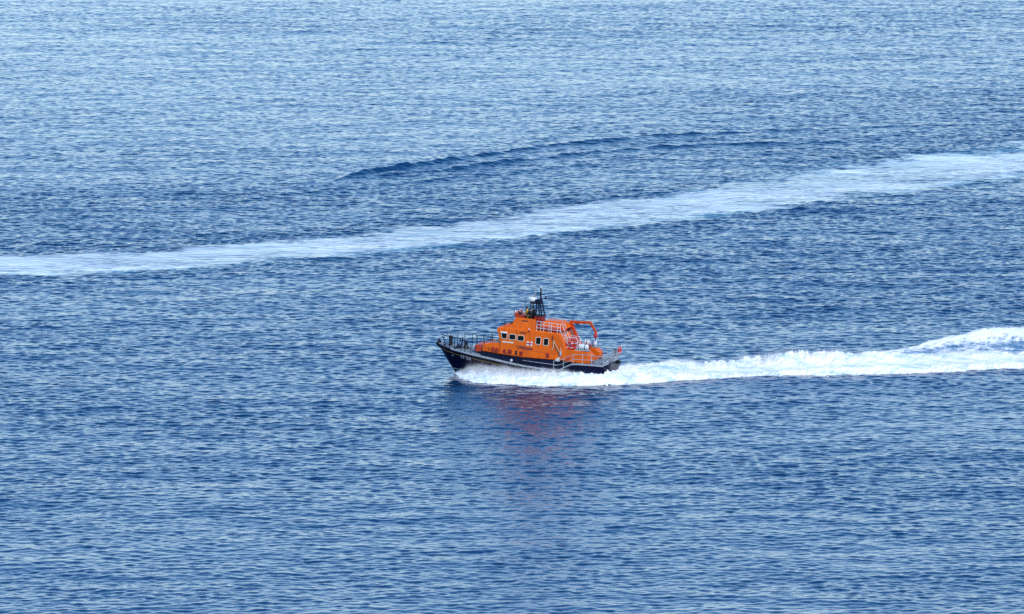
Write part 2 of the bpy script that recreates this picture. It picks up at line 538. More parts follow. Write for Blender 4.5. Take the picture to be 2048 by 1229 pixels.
# --- stern wake, from under the transom back along the curved track
NEAR = [(5.4, -5.8), (7.6, -6.3), (12.6, -4.1), (22.5, -1.4), (30, 0.1), (37.5, 1.5), (44, 3.2), (50, 4.7), (63, 8.2), (90, 16.5)]
FAR = [(8.8, 0.2), (11.0, 3.4), (16.0, 5.2), (25, 7.8), (32, 9.4), (39.5, 11.4), (46, 13.4), (52, 15.2), (64, 19.3), (90, 28.5)]
def wake_h(s, t, f1, f2, P):
    x = P[..., 0]
    e = np.clip(np.minimum(t, 1 - t) + 0.040 * f1 + .026 * f2, 0, None)
    body = smooth(0, 0.16, e)
    nearridge = np.exp(-((t - 0.16) / 0.10) ** 2)
    farridge = np.exp(-((t - 0.80) / 0.16) ** 2)
    plume = np.exp(-((x - 25.5) / 6.5) ** 2)
    hh = body * (0.16 + 0.28 * nearridge + farridge * (0.45 + 0.65 * plume * np.clip(1 + .45 * f1 + .25 * f2, .3, 2.2)) + 0.35 * np.exp(-((t - .5) / .2) ** 2) * np.exp(-((x - 10) / 4) ** 2))
    hh = hh * (1 - 0.45 * smooth(40, 80, x)) * smooth(5.0, 8.5, x + 2.5 * (t < .3))
    return hh, e * 6
WP, WZ = foam_sheet('wake_foam', NEAR, FAR, wake_h, 0.13, 31, 'broad bright white wake of churned foam trailing behind the lifeboat', FOAM, hole=0.001, rough=0.22)

# --- port side wash, thrown from the bow and running along the hull
SNEAR = [(-6.6, 1.2), (-6.1, -2.3), (-5.0, -5.2), (-3.2, -6.3), (-1.2, -6.7), (2.7, -7.2), (7.6, -6.4), (10.0, -5.4)]
SFAR = [(-6.4, 2.2), (-5.6, 1.7), (-4.5, 0.8), (-2.6, -0.6), (-0.4, -1.6), (2.6, -2.7), (7.0, -4.1), (9.6, -4.6)]
def side_h(s, t, f1, f2, P):
    e = np.clip(np.minimum(t, 1.2 - t) + 0.05 * f1 + .03 * f2, 0, None)
    body = smooth(0, 0.22, e)
    prof = np.interp(s, [0, .10, .2, .3, .4, .5, .65, .8, 1], [.10, .25, .60, .92, 1.0, 1.0, .95, .80, .60])
    hh = body * prof * (0.30 + 0.75 * smooth(0.1, 0.75, t)) * np.clip(1 + .16 * f1, .5, 1.6)
    return hh, e * 6
SP, SZ = foam_sheet('bow_wash', SNEAR, SFAR, side_h, 0.08, 51, 'white bow wash spilling along the near side of the lifeboat hull', FOAM, hole=0.001, rough=0.20)

# --- far side wash, fanning out to the right behind the wake
BNEAR = [(27, 8.6), (33, 9.4), (39.5, 10.9), (46, 12.9), (52, 14.8), (64, 19.0), (92, 28)]
BFAR = [(27.5, 9.8), (33.2, 13.4), (38.5, 17.9), (44, 23.4), (51.5, 31.0), (62, 40), (92, 62)]
def far_h(s, t, f1, f2, P):
    e = np.clip(np.minimum(t * 1.2, (1 - t) * 1.6) + 0.03 * f1 + .02 * f2, 0, None)
    body = smooth(0, 0.25, e)
    crestl = np.exp(-((t - 0.78) / 0.16) ** 2)
    hh = body * (0.06 + 0.62 * crestl) * smooth(0.0, 0.35, s) * np.clip(1 + .25 * f1, .4, 1.7)
    den = e * 5 * np.clip(-.02 + .36 * f1 + .22 * f2 + 1.3 * crestl + .5 * (1 - smooth(0, .4, s)), .0, 2)
    cover = np.clip(.14 + .62 * crestl + .22 * f1 + .26 * f2 + .25 * (1 - smooth(0, .25, s)), 0, 1.2)
    return hh, np.maximum(den, e * 4), cover
BP, BZ = foam_sheet('side_wash', BNEAR, BFAR, far_h, 0.16, 71, 'thin streaky white wash fanning out to the right beyond the main wake', FOAM_THIN, hole=0.001, rough=0.16)

# --- droplets over all of it
def sheet_drops(P, Z, n, weight, hscale, jit=0.12):
    wgt = np.clip(weight, 0, None).ravel()
    k = rng.choice(wgt.size, n, p=wgt / wgt.sum())
    p = P.reshape(-1, 2)[k] + rng.normal(0, jit, (n, 2))
    z = Z.ravel()[k] + np.abs(rng.normal(0, 1.0, n)) * hscale.ravel()[k]
    return np.c_[p, z]
ns_, nt_ = SZ.shape
sS = np.repeat(np.linspace(0, 1, ns_)[:, None], nt_, 1); tS = np.repeat(np.linspace(-.06, 1.06, nt_)[None], ns_, 0)
clump = np.clip(fbm(ns_, nt_, .08, 1.5, 91), -1.2, 2.5) + 1.3
wS = clump * smooth(0.25, 0.8, tS) * np.interp(sS, [0, .05, .15, .4, .7, 1], [.4, 1.0, 1.6, 1.1, .6, .4])
hS = np.interp(sS, [0, .06, .14, .3, .5, 1], [.08, .14, .26, .20, .12, .10]) * (0.5 + .35 * clump)
p1 = sheet_drops(SP, SZ, 220000, wS, hS)
ns_, nt_ = WZ.shape
tW = np.repeat(np.linspace(-.06, 1.06, nt_)[None], ns_, 0)
clump = np.clip(fbm(ns_, nt_, .13, 1.5, 92), -1.2, 2.5) + 1.3
xW = WP[..., 0]
wW = clump * (np.exp(-((tW - .8) / .16) ** 2) * (0.5 + 1.6 * np.exp(-((xW - 25) / 8) ** 2)) + .3 * np.exp(-((tW - .15) / .1) ** 2)) * (xW < 75)
hW = (0.06 + 0.16 * np.exp(-((xW - 26) / 7) ** 2)) * (0.4 + .4 * clump)
p2 = sheet_drops(WP, WZ, 120000, wW, hW)
ns_, nt_ = BZ.shape
tB = np.repeat(np.linspace(-.06, 1.06, nt_)[None], ns_, 0)
sB = np.repeat(np.linspace(0, 1, ns_)[:, None], nt_, 1)
clump = np.clip(fbm(ns_, nt_, .16, 1.5, 93), -1.2, 2.5) + 1.3
p3 = sheet_drops(BP, BZ, 9000, clump * np.exp(-((tB - .8) / .12) ** 2) * smooth(.1, .35, sB), .10 * (0.3 + .4 * clump))
droplets('bow_spray', p1, rng.uniform(0.005, 0.014, len(p1)), 'fine white spray flying up beside the dark bow of the lifeboat')
def rim_drops(P, n, hi=1e9):
    """flecks of foam lying on the water just outside the near rim"""
    q = P[:, 0][P[:, 0, 0] < hi]
    i = rng.integers(0, len(q), n)
    p = q[i] + np.c_[rng.normal(0, .3, n), -np.abs(rng.normal(0, .55, n)) + .25]
    return np.c_[p, water_z(p[:, 0], p[:, 1]) + .012]
pp = np.r_[p2, p3, rim_drops(WP, 16000, 70), rim_drops(SP, 7000)]
droplets('wake_spray', pp, rng.uniform(0.007, 0.018, len(pp)), 'white spray tossed up along the wake')

# ================================================================== LIFEBOAT
boat = bpy.data.objects.new('lifeboat', None)
C.objects.link(boat)
boat.matrix_world = BOAT_M
tag(boat, 'orange and navy lifeboat speeding to the left with white foam at its bow and stern', 'lifeboat')

# ---- hull surface
SHX = [0, .5, 1.0, 2.2, 3.9, 5.2, 6.7, 8.65, 9.9, 11.6, 13.0, 13.5, 14.2, 14.8, 15.4, 17.0, 18.1]
SHZ = [3.30, 3.22, 3.15, 3.00, 2.84, 2.73, 2.60, 2.40, 2.29, 2.19, 2.15, 2.20, 2.62, 2.92, 3.0, 3.03, 3.02]
SHY = [0.07, .62, 1.02, 1.62, 2.12, 2.38, 2.60, 2.78, 2.84, 2.85, 2.83, 2.83, 2.81, 2.79, 2.77, 2.68, 2.58]
XE = 18.1
ZLOW = -0.9
def sheer_z(x): return float(np.interp(x, SHX, SHZ))
def sheer_y(x): return float(np.interp(x, SHX, SHY))
def x_stem(t):                                     # t 0 at keel level, 1 at the sheer
    z = ZLOW + t * (3.3 - ZLOW)
    return float(np.interp(z, [-.9, -.2, .26, 1.5, 2.6, 3.3], [4.2, 2.9, 2.25, 1.28, 0.50, 0.0]))
def hull_pt(s, t):
    """s 0..1 bow to stern, t 0..1 keel to sheer: port side point"""
    x = x_stem(t) + s * (XE - x_stem(t))
    xs = s * XE
    z = ZLOW + t * (sheer_z(xs) - ZLOW)
    y = sheer_y(xs)
    chine = float(np.interp(s, [0, .05, .12, .25, .45, 1], [0.55, .42, .50, .72, .88, .93]))
    g = float(np.interp(t, [0, .16, .30, 1.0], [0.0, chine * .62, chine, 1.0]))
    u = max(0.0, (t - .30) / .70)
    g -= 0.10 * math.sin(math.pi * u) * float(np.interp(s, [0, .1, .35, .6], [0.3, 1, .7, 0]))
    yy = max(y * g, 0.05)
    return x, yy, z
def hull_y(x, z):
    s, t = x / XE, .8
    for _ in range(14):
        xs = s * XE
        t = (z - ZLOW) / (sheer_z(xs) - ZLOW)
        s = min(1, max(0, (x - x_stem(min(t, 1))) / (XE - x_stem(min(t, 1)))))
    return hull_pt(s, min(t, 1))[1]
SS = sorted(set([x / XE for x in SHX] + list(np.linspace(0, 1, 56))))
TT = [0, .08, .16, .23, .30, .4, .5, .6, .7, .8, .9, 1.0]
hm = MB()
vs, fs = [], []
nT = len(TT)
for s in SS:
    for t in TT:
        x, y, z = hull_pt(s, t)
        vs.append((x, -y, z))
for s in SS:
    for t in TT:
        x, y, z = hull_pt(s, t)
        vs.append((x, y, z))
o2 = len(SS) * nT
for i in range(len(SS) - 1):
    for j in range(nT - 1):
        a = i * nT + j
        fs.append((a, a + nT, a + nT + 1, a + 1))
        fs.append((o2 + a + 1, o2 + a + nT + 1, o2 + a + nT, o2 + a))
    fs.append((i * nT, o2 + i * nT, o2 + (i + 1) * nT, (i + 1) * nT))
for j in range(nT - 1):
    fs.append((j, j + 1, o2 + j + 1, o2 + j))
    a = (len(SS) - 1) * nT + j
    fs.append((a + 1, a, o2 + a, o2 + a + 1))
hm.add(vs, fs, 'navy')
hull = hm.build('hull', boat, smooth=False)
hull.data.polygons.foreach_set('use_smooth', [len(p.vertices) == 4 for p in hull.data.polygons])

def hull_strip(mb, x0, x1, d0, d1, off, m, n=60, side=-1, abs_z=None):
    """thin raised band following the hull side, from d0 to d1 metres under the sheer"""
    vs = []
    for i in range(n + 1):
        x = x0 + (x1 - x0) * i / n
        zs = sheer_z(x) if abs_z is None else abs_z
        za, zb = zs - d0, zs - d1
        ya, yb = hull_y(x, za), hull_y(x, zb)
        vs += [(x, side * (ya + off), za), (x, side * (yb + off), zb), (x, side * (yb - .03), zb), (x, side * (ya - .03), za)]
    fs = []
    for i in range(n):
        for k in range(4):
            a, b = i * 4 + k, i * 4 + (k + 1) % 4
            fs.append((a, b, b + 4, a + 4))
    fs += [(0, 1, 2, 3), tuple(n * 4 + k for k in (3, 2, 1, 0))]
    mb.add(vs, fs, m)
for sd in (-1, 1):
    b = MB(); hull_strip(b, .12, 13.4, .06, .20, .07, 'black', side=sd); b.build('rubbing_strake', hull)
    b = MB(); hull_strip(b, .45, 11.5, .40, .47, .008, 'gold', side=sd); b.build('gold_stripe', hull)
    b = MB(); hull_strip(b, 1.85, 6.0, 0, .07, .006, 'cream', n=24, side=sd, abs_z=.95); b.build('waterline_stripe', hull)
    b = MB()
    for x0, x1 in ((1.9, 13.3), (13.3, 18.05)):
        n = 50
        vs = []
        for i in range(n + 1):
            x = x0 + (x1 - x0) * i / n
            y, z = sheer_y(x), sheer_z(x)
            vs += [(x, sd * (y + .035), z - .055), (x, sd * (y + .035), z + .045), (x, sd * (y - .20), z + .055), (x, sd * (y - .20), z - .055)]
        fs = []
        for i in range(n):
            for k in range(4):
                a, c = i * 4 + k, i * 4 + (k + 1) % 4
                fs.append((a, c, c + 4, a + 4))
        fs += [(0, 1, 2, 3), tuple(n * 4 + k for k in (3, 2, 1, 0))]
        b.add(vs, fs, 'light_grey')
    b.build('gunwale', hull)
b = MB(); b.lathe((2.0, -hull_y(2.0, 2.35) - .02, 2.35), [(.09, 0), (.09, .05), (.05, .05), (.05, .02)], 'light_grey', axis='y'); b.build('hawse_pipe', hull)
b = MB(); b.lathe((8.45, -2.16, 2.62), [(.13, 0), (.13, .06)], 'white', axis='y'); b.build('vent_cover', boat)
b = MB(); b.tube([(-.06, 0, 3.34), (.0, 0, 3.05), (.35, 0, 2.85)], .09, 'black', 8); b.build('stem_fender', hull)

# ---- deck
b = MB()
vs, fs = [], []
dx_ = [x for x in np.linspace(0.15, 18.0, 70)]
for x in dx_:
    y, z = sheer_y(x) - .05, sheer_z(x)
    for k in (-1, -.5, 0, .5, 1):
        vs.append((x, y * k, z - .02 + .06 * (1 - k * k)))
for i in range(len(dx_) - 1):
    for k in range(4):
        a = i * 5 + k
        fs.append((a, a + 5, a + 6, a + 1))
b.add(vs, fs, 'grey')
b.build('deck', boat)

# ---- navy cabin base, orange cabin
b = MB()
b.prism([(5.15, 2.4, 1.70), (5.2, 3.16, 1.66), (7.2, 3.08, 2.09), (9.6, 2.97, 2.09), (13.0, 3.06, 2.09), (14.6, 3.06, 2.09), (14.6, 1.9, 2.14), (7.2, 1.9, 2.14)], 'navy')
b.build('cabin_base', boat, bevel=.03)
b = MB()
b.tube([(9.6, -2.17, 2.75), (10.2, -2.2, 2.72), (13.3, -2.2, 2.62)], .03, 'light_grey'); 
for x in (9.7, 11.5, 13.2): b.tube([(x, -2.2, 2.75 - (x - 9.6) * .035), (x, -2.11, 2.75 - (x - 9.6) * .035)], .02, 'light_grey')
b.build('grab_rail', boat)
cab = MB()
cab.prism([(5.2, 3.17, 1.68), (5.28, 3.86, 1.58), (6.0, 4.02, 1.66), (7.3, 4.27, 1.80), (7.3, 3.09, 2.05)], 'orange')
cab.build('fore_cabin', boat, bevel=.09, seg=3)
b = MB(); b.prism([(4.30, 3.0, 1.20), (4.28, 3.62, 1.12), (5.3, 3.70, 1.15), (5.3, 3.0, 1.25)], 'red_orange'); b.build('fore_locker', boat, bevel=.05)
def side_y(z): return 2.07 - (z - 3.05) * .125
wh = MB()
wh.prism([(7.12, 3.10, side_y(3.1)), (7.08, 4.3, side_y(4.3)), (6.62, 5.60, side_y(5.6)), (6.85, 5.72, 1.66), (8.35, 5.80, 1.62), (13.2, 5.66, 1.66), (13.40, 5.56, side_y(5.56)), (13.98, 4.25, side_y(4.25)), (14.0, 3.08, side_y(3.08)), (9.6, 2.99, side_y(2.99))], 'orange')
wheelhouse = wh.build('wheelhouse', boat, bevel=.11, seg=3)
b = MB(); b.prism([(6.95, 5.66, 1.35), (7.4, 5.95, 1.15), (8.05, 6.16, 1.1), (8.5, 6.16, 1.1), (8.5, 5.66, 1.4)], 'orange_deck'); b.build('roof', wheelhouse, bevel=.05)
# front windscreen and port windows
b = MB()
for k in range(3):
    y0 = -1.55 + k * 1.08
    b.hexa([(7.055, y0, 4.42), (6.70, y0, 5.42), (6.70, y0 + .94, 5.42), (7.055, y0 + .94, 4.42), (7.015, y0, 4.40), (6.655, y0, 5.42), (6.655, y0 + .94, 5.42), (7.015, y0 + .94, 4.40)], 'glass')
b.build('windscreen', wheelhouse)
def rounded(x0, x1, z0, z1, r, rake=0.0, n=4):
    pts = []
    for cx, cz, a0 in ((x1 - r, z1 - r, 0), (x0 + r, z1 - r, 90), (x0 + r, z0 + r, 180), (x1 - r, z0 + r, 270)):
        for k in range(n + 1):
            a = R(a0 + 90 * k / n)
            pts.append((cx + r * math.cos(a), cz + r * math.sin(a)))
    return pts
def side_plate(mb, pts, thick, m, side=-1, base=0.0):
    """a plate lying on the sloping cabin side"""
    n = len(pts)
    vs = [(x, side * (side_y(z) + base), z) for x, z in pts] + [(x, side * (side_y(z) + base + thick), z) for x, z in pts]
    fs = [tuple(range(n)), tuple(range(2 * n - 1, n - 1, -1))] + [(i, (i + 1) % n, n + (i + 1) % n, n + i) for i in range(n)]
    mb.add(vs, fs, m)
def ring_plate(mb, outer, inner, thick, m, side=-1):
    n = len(outer)
    vs = []
    for pts, d in ((outer, -.01), (outer, thick), (inner, thick), (inner, -.01)):
        vs += [(x, side * (side_y(z) + d), z) for x, z in pts]
    fs = []
    for k in range(4):
        for i in range(n):
            j = (i + 1) % n
            fs.append((k * n + i, k * n + j, ((k + 1) % 4) * n + j, ((k + 1) % 4) * n + i))
    mb.add(vs, fs, m)
WINS = [(7.17, 7.76, 4.68, 5.16, .30), (8.03, 8.65, 4.66, 5.14, 0), (8.90, 9.52, 4.62, 5.10, 0), (10.80, 11.26, 4.46, 5.10, 0), (11.60, 12.06, 4.43, 5.07, 0)]
for x0, x1, z0, z1, rk in WINS:
    for sd in (-1, 1):
        def sh(p):
            return [(x + rk * max(0, (z1 - z)) * (x1 - x) / (x1 - x0), z) for x, z in p]
        ou, inn = sh(rounded(x0 - .055, x1 + .055, z0 - .055, z1 + .055, .13)), sh(rounded(x0, x1, z0, z1, .09))
        f = MB(); ring_plate(f, ou, inn, .03, 'seal', sd)
        fo = f.build('window', wheelhouse)
        p = MB(); side_plate(p, inn, .012, 'glass', sd, base=.002)
        p.build('pane', fo)
b = MB(); b.hexa([(7.10, -1.83, 5.24), (7.80, -1.83, 5.24), (7.80, -1.78, 5.33), (7.10, -1.78, 5.33), (7.10, -1.90, 5.22), (7.80, -1.90, 5.22), (7.80, -1.86, 5.33), (7.10, -1.86, 5.33)], 'white'); b.build('window_visor', wheelhouse)
for x0, x1, z0, z1, m, nm in ((5.95, 6.0, 3.3, 3.62, 'red', 'louvre'), (6.30, 6.58, 3.26, 3.68, 'red', 'louvre'), (6.72, 7.0, 3.25, 3.66, 'red', 'louvre')):
    b = MB()
    yy = 1.68 + (x1 - 5.2) / 2.1 * .37 + .0
    b.box(x0, x1, -yy - .0, -yy + .10, z0, z1, m, dy=.06)
    for k in range(4):
        b.box(x0 + .03, x1 - .03, -yy - .015, -yy + .05, z0 + .06 + k * .085, z0 + .09 + k * .085, 'red_orange', dy=.01)
    b.build(nm, boat)
for x0, x1, z0, z1, m in ((7.50, 7.78, 3.22, 3.62, 'red'), (7.98, 8.42, 3.20, 3.63, 'red'), (8.74, 8.96, 3.18, 3.60, 'black'), (9.20, 9.56, 3.16, 3.58, 'red'), (11.95, 12.25, 3.22, 3.66, 'red')):
    b = MB(); side_plate(b, rounded(x0, x1, z0, z1, .03), .018, m)
    for k in range(5):
        zz = z0 + .05 + k * .07
        side_plate(b, [(x0 + .04, zz), (x1 - .04, zz), (x1 - .04, zz + .025), (x0 + .04, zz + .025)], .016, m, base=.02)
    b.build('louvre', wheelhouse)
b = MB(); side_plate(b, [(9.05, 5.38), (9.75, 5.36), (9.75, 5.44), (9.05, 5.46)], .02, 'black'); b.build('vent_slot', wheelhouse)
b = MB(); side_plate(b, rounded(7.34, 8.50, 4.28, 4.41, .03), .018, 'cream'); nb = b.build('name_board', wheelhouse)
b = MB()
for k in range(9):
    side_plate(b, [(7.48 + k * .105, 4.32), (7.54 + k * .105, 4.32), (7.54 + k * .105, 4.37), (7.48 + k * .105, 4.37)], .022, 'light_grey')
b.build('lettering', nb)
b = MB(); side_plate(b, [(9.2, 3.72), (13.6, 3.66), (13.6, 3.69), (9.2, 3.75)], .004, 'red_orange'); b.build('seam', wheelhouse)
b = MB(); b.lathe((9.99, -1.77, 5.62), [(.10, 0), (.10, .10), (.02, .16)], 'bright_red'); b.lathe((9.99, -1.77, 5.76), [(.06, 0), (.075, .06), (.03, .13)], 'white'); b.build('side_light', wheelhouse)
b = MB(); b.lathe((12.55, -side_y(4.15) - .05, 4.15), [(.06, 0), (.06, .06)], 'cream', axis='y'); b.build('deck_light', wheelhouse)

# ---- writing and emblem on the port side
def text_mesh(body, size, fn, name, m, parent, sp=1.0, bold=0.0):
    cu = bpy.data.curves.new(name, 'FONT')
    cu.body = body
    cu.size = size
    cu.space_character = sp
    cu.offset = bold
    cu.extrude = 0.006
    tmp = bpy.data.objects.new('tmp', cu)
    C.objects.link(tmp)
    dg = bpy.context.evaluated_depsgraph_get()
    me = bpy.data.meshes.new_from_object(tmp.evaluated_get(dg))
    bpy.data.objects.remove(tmp)
    for v in me.vertices:
        v.co = fn(v.co.x, v.co.y, v.co.z)
    me.materials.clear()
    me.materials.append(M[m])
    o = bpy.data.objects.new(name, me)
    C.objects.link(o)
    o.parent = parent
    return o
text_mesh('Lifeboats', 0.46, lambda u, v, z: (8.88 + u * 1.0 - OX, -(side_y(3.86 + v - .035 * u) + .010 + z), 3.86 + v - .035 * u), 'lettering', 'blue_print', wheelhouse, 1.0, .006)
text_mesh('17-24', 0.52, lambda u, v, z: (2.92 + u - OX, -(hull_y(2.92 + u, 2.20 + v - .09 * u) + .012 + z), 2.20 + v - .09 * u), 'hull_number', 'white', hull, 1.03, .006)
fl = MB()
X0, X1, Z0, Z1 = 9.86, 10.47, 4.22, 4.62
xc, zc = (X0 + X1) / 2, (Z0 + Z1) / 2
def rect(a, b_, c, d): return [(a, c), (b_, c), (b_, d), (a, d)]
side_plate(fl, rect(X0, X1, Z0, Z1), .006, 'white', base=.004)
side_plate(fl, rect(X0, X1, zc - .065, zc + .065), .004, 'blue_print', base=.008)
side_plate(fl, rect(xc - .065, xc + .065, Z0, Z1), .005, 'blue_print', base=.008)
side_plate(fl, rect(X0, X1, zc - .04, zc + .04), .004, 'bright_red', base=.012)
side_plate(fl, rect(xc - .04, xc + .04, Z0, Z1), .005, 'bright_red', base=.012)
fl.build('flag_emblem', wheelhouse)

# ---- upper steering position
b = MB()
for sd in (-1, 1):
    b.hexa([(7.95, sd * 1.60, 5.70), (10.62, sd * 1.62, 5.66), (10.62, sd * 1.50, 5.66), (7.95, sd * 1.48, 5.70), (8.38, sd * 1.24, 6.78), (10.45, sd * 1.28, 6.76), (10.45, sd * 1.18, 6.76), (8.38, sd * 1.12, 6.78)], 'orange')
b.hexa([(7.95, -1.55, 5.70), (8.10, -1.55, 5.70), (8.10, 1.55, 5.70), (7.95, 1.55, 5.70), (8.38, -1.2, 6.78), (8.50, -1.2, 6.78), (8.50, 1.2, 6.78), (8.38, 1.2, 6.78)], 'orange')
b.box(8.1, 10.6, -1.35, 1.35, 5.72, 6.06, 'orange_deck')
fb = b.build('steering_position', boat, bevel=.03)
b = MB()
for (x0, x1, z) in ((9.05, 9.75, 6.47),):
    b.hexa([(x0, -1.365, z), (x1, -1.372, z), (x1, -1.30, z), (x0, -1.30, z), (x0, -1.345, z + .10), (x1, -1.352, z + .10), (x1, -1.27, z + .10), (x0, -1.27, z + .10)], 'black')
b.build('vent_slot', fb)
# wind screen: red panels with posts, console behind
b = MB()
b.hexa([(8.36, -1.18, 6.78), (8.42, -1.18, 6.78), (8.42, 1.18, 6.78), (8.36, 1.18, 6.78), (8.20, -1.22, 7.20), (8.25, -1.22, 7.20), (8.25, 1.22, 7.20), (8.20, 1.22, 7.20)], 'red_orange')
b.hexa([(8.42, -1.22, 6.77), (9.3, -1.22, 6.77), (9.3, -1.18, 6.77), (8.42, -1.18, 6.77), (8.25, -1.24, 7.14), (9.1, -1.24, 7.02), (9.1, -1.20, 7.02), (8.25, -1.20, 7.14)], 'red_orange')
b.build('wind_deflector', fb)
b = MB()
for x, y, z in ((8.22, -1.2, 7.5), (8.65, -1.22, 7.5), (9.05, -1.22, 7.42), (8.22, 0, 7.5), (8.22, 1.2, 7.5)):
    b.tube([(x + .06, y, 6.8), (x, y, z)], .028, 'red')
b.tube([(8.27, -1.2, 7.12), (8.27, 1.2, 7.12)], .02, 'red')
b.tube([(8.25, -1.22, 7.14), (9.06, -1.23, 7.03)], .02, 'red')
b.build('screen_frame', fb)
b = MB(); b.box(8.5, 8.95, -1.0, 1.0, 6.06, 6.95, 'red_orange', dx=.12); b.box(8.55, 8.75, -.95, -.55, 6.95, 7.22, 'black', dx=.05); b.build('console', fb, bevel=.03)
b = MB(); b.lathe((8.32, -1.15, 7.2), [(.05, 0), (.09, .08), (.09, .22), (.04, .30)], 'white', n=10); b.build('search_light', fb)
b = MB(); b.lathe((8.66, -1.0, 7.0), [(.09, 0), (.12, .10), (.12, .26), (.05, .32)], 'black', n=10); b.build('compass', fb)
b = MB(); b.box(10.05, 10.85, -.62, .62, 6.04, 7.0, 'red', dx=.03); b.box(10.02, 10.95, -.66, .66, 7.0, 7.06, 'navy_metal', dx=.03); b.build('seat_locker', fb, bevel=.05)

# ---- mast
b = MB()
for sd in (-1, 1):
    b.tube([(10.82, sd * .5, 7.0), (10.55, sd * .34, 8.30)], .07, 'navy_metal')
    b.tube([(10.25, sd * .5, 7.0), (10.18, sd * .34, 8.20)], .065, 'navy_metal')
    b.tube([(9.55, sd * .42, 6.3), (9.62, sd * .34, 8.15)], .055, 'navy_metal')
for z, xa, xb in ((7.45, 10.25, 10.74), (7.85, 10.2, 10.66)):
    for sd in (-1, 1): b.tube([(xa, sd * .44, z), (xb, sd * .44, z)], .028, 'navy_metal')
    b.tube([(xb, -.44, z), (xb, .44, z)], .028, 'navy_metal')
b.box(9.45, 10.62, -.40, .40, 8.14, 8.24, 'navy_metal')
b.box(10.0, 10.6, -.32, .32, 8.24, 8.58, 'navy_metal')
b.tube([(10.50, 0, 8.2), (10.44, 0, 9.72)], .095, 'navy_metal', 8, r2=.08)
mast = b.build('mast', boat)
b = MB(); b.tube([(9.85, 0, 9.12), (10.85, 0, 9.12)], .05, 'navy_metal'); b.tube([(10.46, -.6, 9.05), (10.46, .6, 9.05)], .035, 'navy_metal'); b.build('crossbar', mast)
b = MB(); b.tube([(10.48, 0, 8.75), (10.95, 0, 8.75)], .03, 'navy_metal'); b.lathe((10.98, 0, 8.62), [(.05, 0), (.10, .06), (.10, .20), (.03, .30)], 'navy_metal', n=10); b.build('horn', mast)
b = MB(); b.lathe((10.43, 0, 9.72), [(.06, 0), (.08, .05), (.08, .16), (.03, .22)], 'white', n=10); b.build('masthead_light', mast)
b = MB(); b.lathe((9.62, 0, 8.24), [(.16, 0), (.16, .10), (.42, .13), (.46, .22), (.45, .40), (.34, .52), (.08, .56)], 'white', n=20); rd = b.build('radar', mast)
rd.data.polygons.foreach_set('use_smooth', [True] * len(rd.data.polygons))
b = MB(); b.box(9.25, 9.95, -.09, .09, 8.82, 8.95, 'light_grey'); b.build('scanner_bar', rd)
for bx, by, bz, tx, ty, tz, m in ((9.42, -1.0, 6.8, 8.92, -1.0, 11.3, 'white'), (9.55, .9, 6.8, 9.50, .9, 11.1, 'white'), (9.80, .4, 8.2, 9.78, .4, 9.6, 'light_grey'), (10.05, -.3, 9.1, 10.03, -.3, 9.6, 'white')):
    b = MB()
    k = .45
    b.tube([(bx, by, bz), (bx + (tx - bx) * k, by, bz + (tz - bz) * k)], .020, 'navy_metal' if bz < 7 else m, 5)
    b.tube([(bx + (tx - bx) * k, by, bz + (tz - bz) * k), (tx, ty, tz)], .012, m, 5, r2=.006)
    b.build('antenna', mast)

# ---- roof rails (white) round the stowed boat, ladder rails going down aft
def railing(name, pts, hgt, mids, posts, m='white', r=.024, parent=boat):
    """pts: foot line; posts: parameters along the line"""
    b = MB()
    P_ = [Vector(p) for p in pts]
    cum = [0]
    for a, c in zip(P_, P_[1:]): cum.append(cum[-1] + (c - a).length)
    def at(u):
        d = u * cum[-1]
        for i in range(len(P_) - 1):
            if d <= cum[i + 1] + 1e-9:
                return P_[i].lerp(P_[i + 1], (d - cum[i]) / (cum[i + 1] - cum[i]))
        return P_[-1]
    up_ = Vector((0, 0, 1))
    for k in mids + [1.0]:
        b.tube([p + up_ * hgt * k for p in P_], r, m)
    for u in posts:
        p = at(u)
        b.tube([p, p + up_ * hgt], r * 1.1, m)
    return b.build(name, parent)
railing('roof_rail', [(10.72, -1.62, 5.70), (13.15, -1.62, 5.60)], .98, [.33, .66], [0, .17, .30, .52, .62, .88, 1.0])
railing('roof_rail', [(10.72, 1.62, 5.70), (13.15, 1.62, 5.60)], .98, [.33, .66], [0, .25, .5, .75, 1.0])
b = MB()
for y in (-1.55, -.95):
    b.tube([(13.1, y, 6.60), (13.35, y, 6.5), (14.05, y, 4.9), (14.15, y, 4.3)], .026, 'white')
    b.tube([(13.15, y, 6.0), (13.9, y, 4.6)], .024, 'white')
for k in range(5):
    x, z = 13.42 + k * .13, 5.75 - k * .29
    b.tube([(x, -1.55, z), (x, -.95, z)], .022, 'white')
b.build('ladder', boat)
b = MB()
for y in (-1.72, -.72):
    b.tube([(13.95, y, 4.2), (13.95, y, 5.42), (14.85, y, 5.42), (15.0, y, 5.25), (15.0, y, 4.15)], .026, 'white')
    b.tube([(13.95, y, 4.85), (15.0, y, 4.85)], .022, 'white')
    b.tube([(14.75, y, 5.0), (15.25, y, 5.0), (15.25, y, 4.15)], .022, 'white')
b.tube([(15.0, -1.72, 5.1), (15.0, -.72, 5.1)], .022, 'white')
b.build('casing_rail', boat)

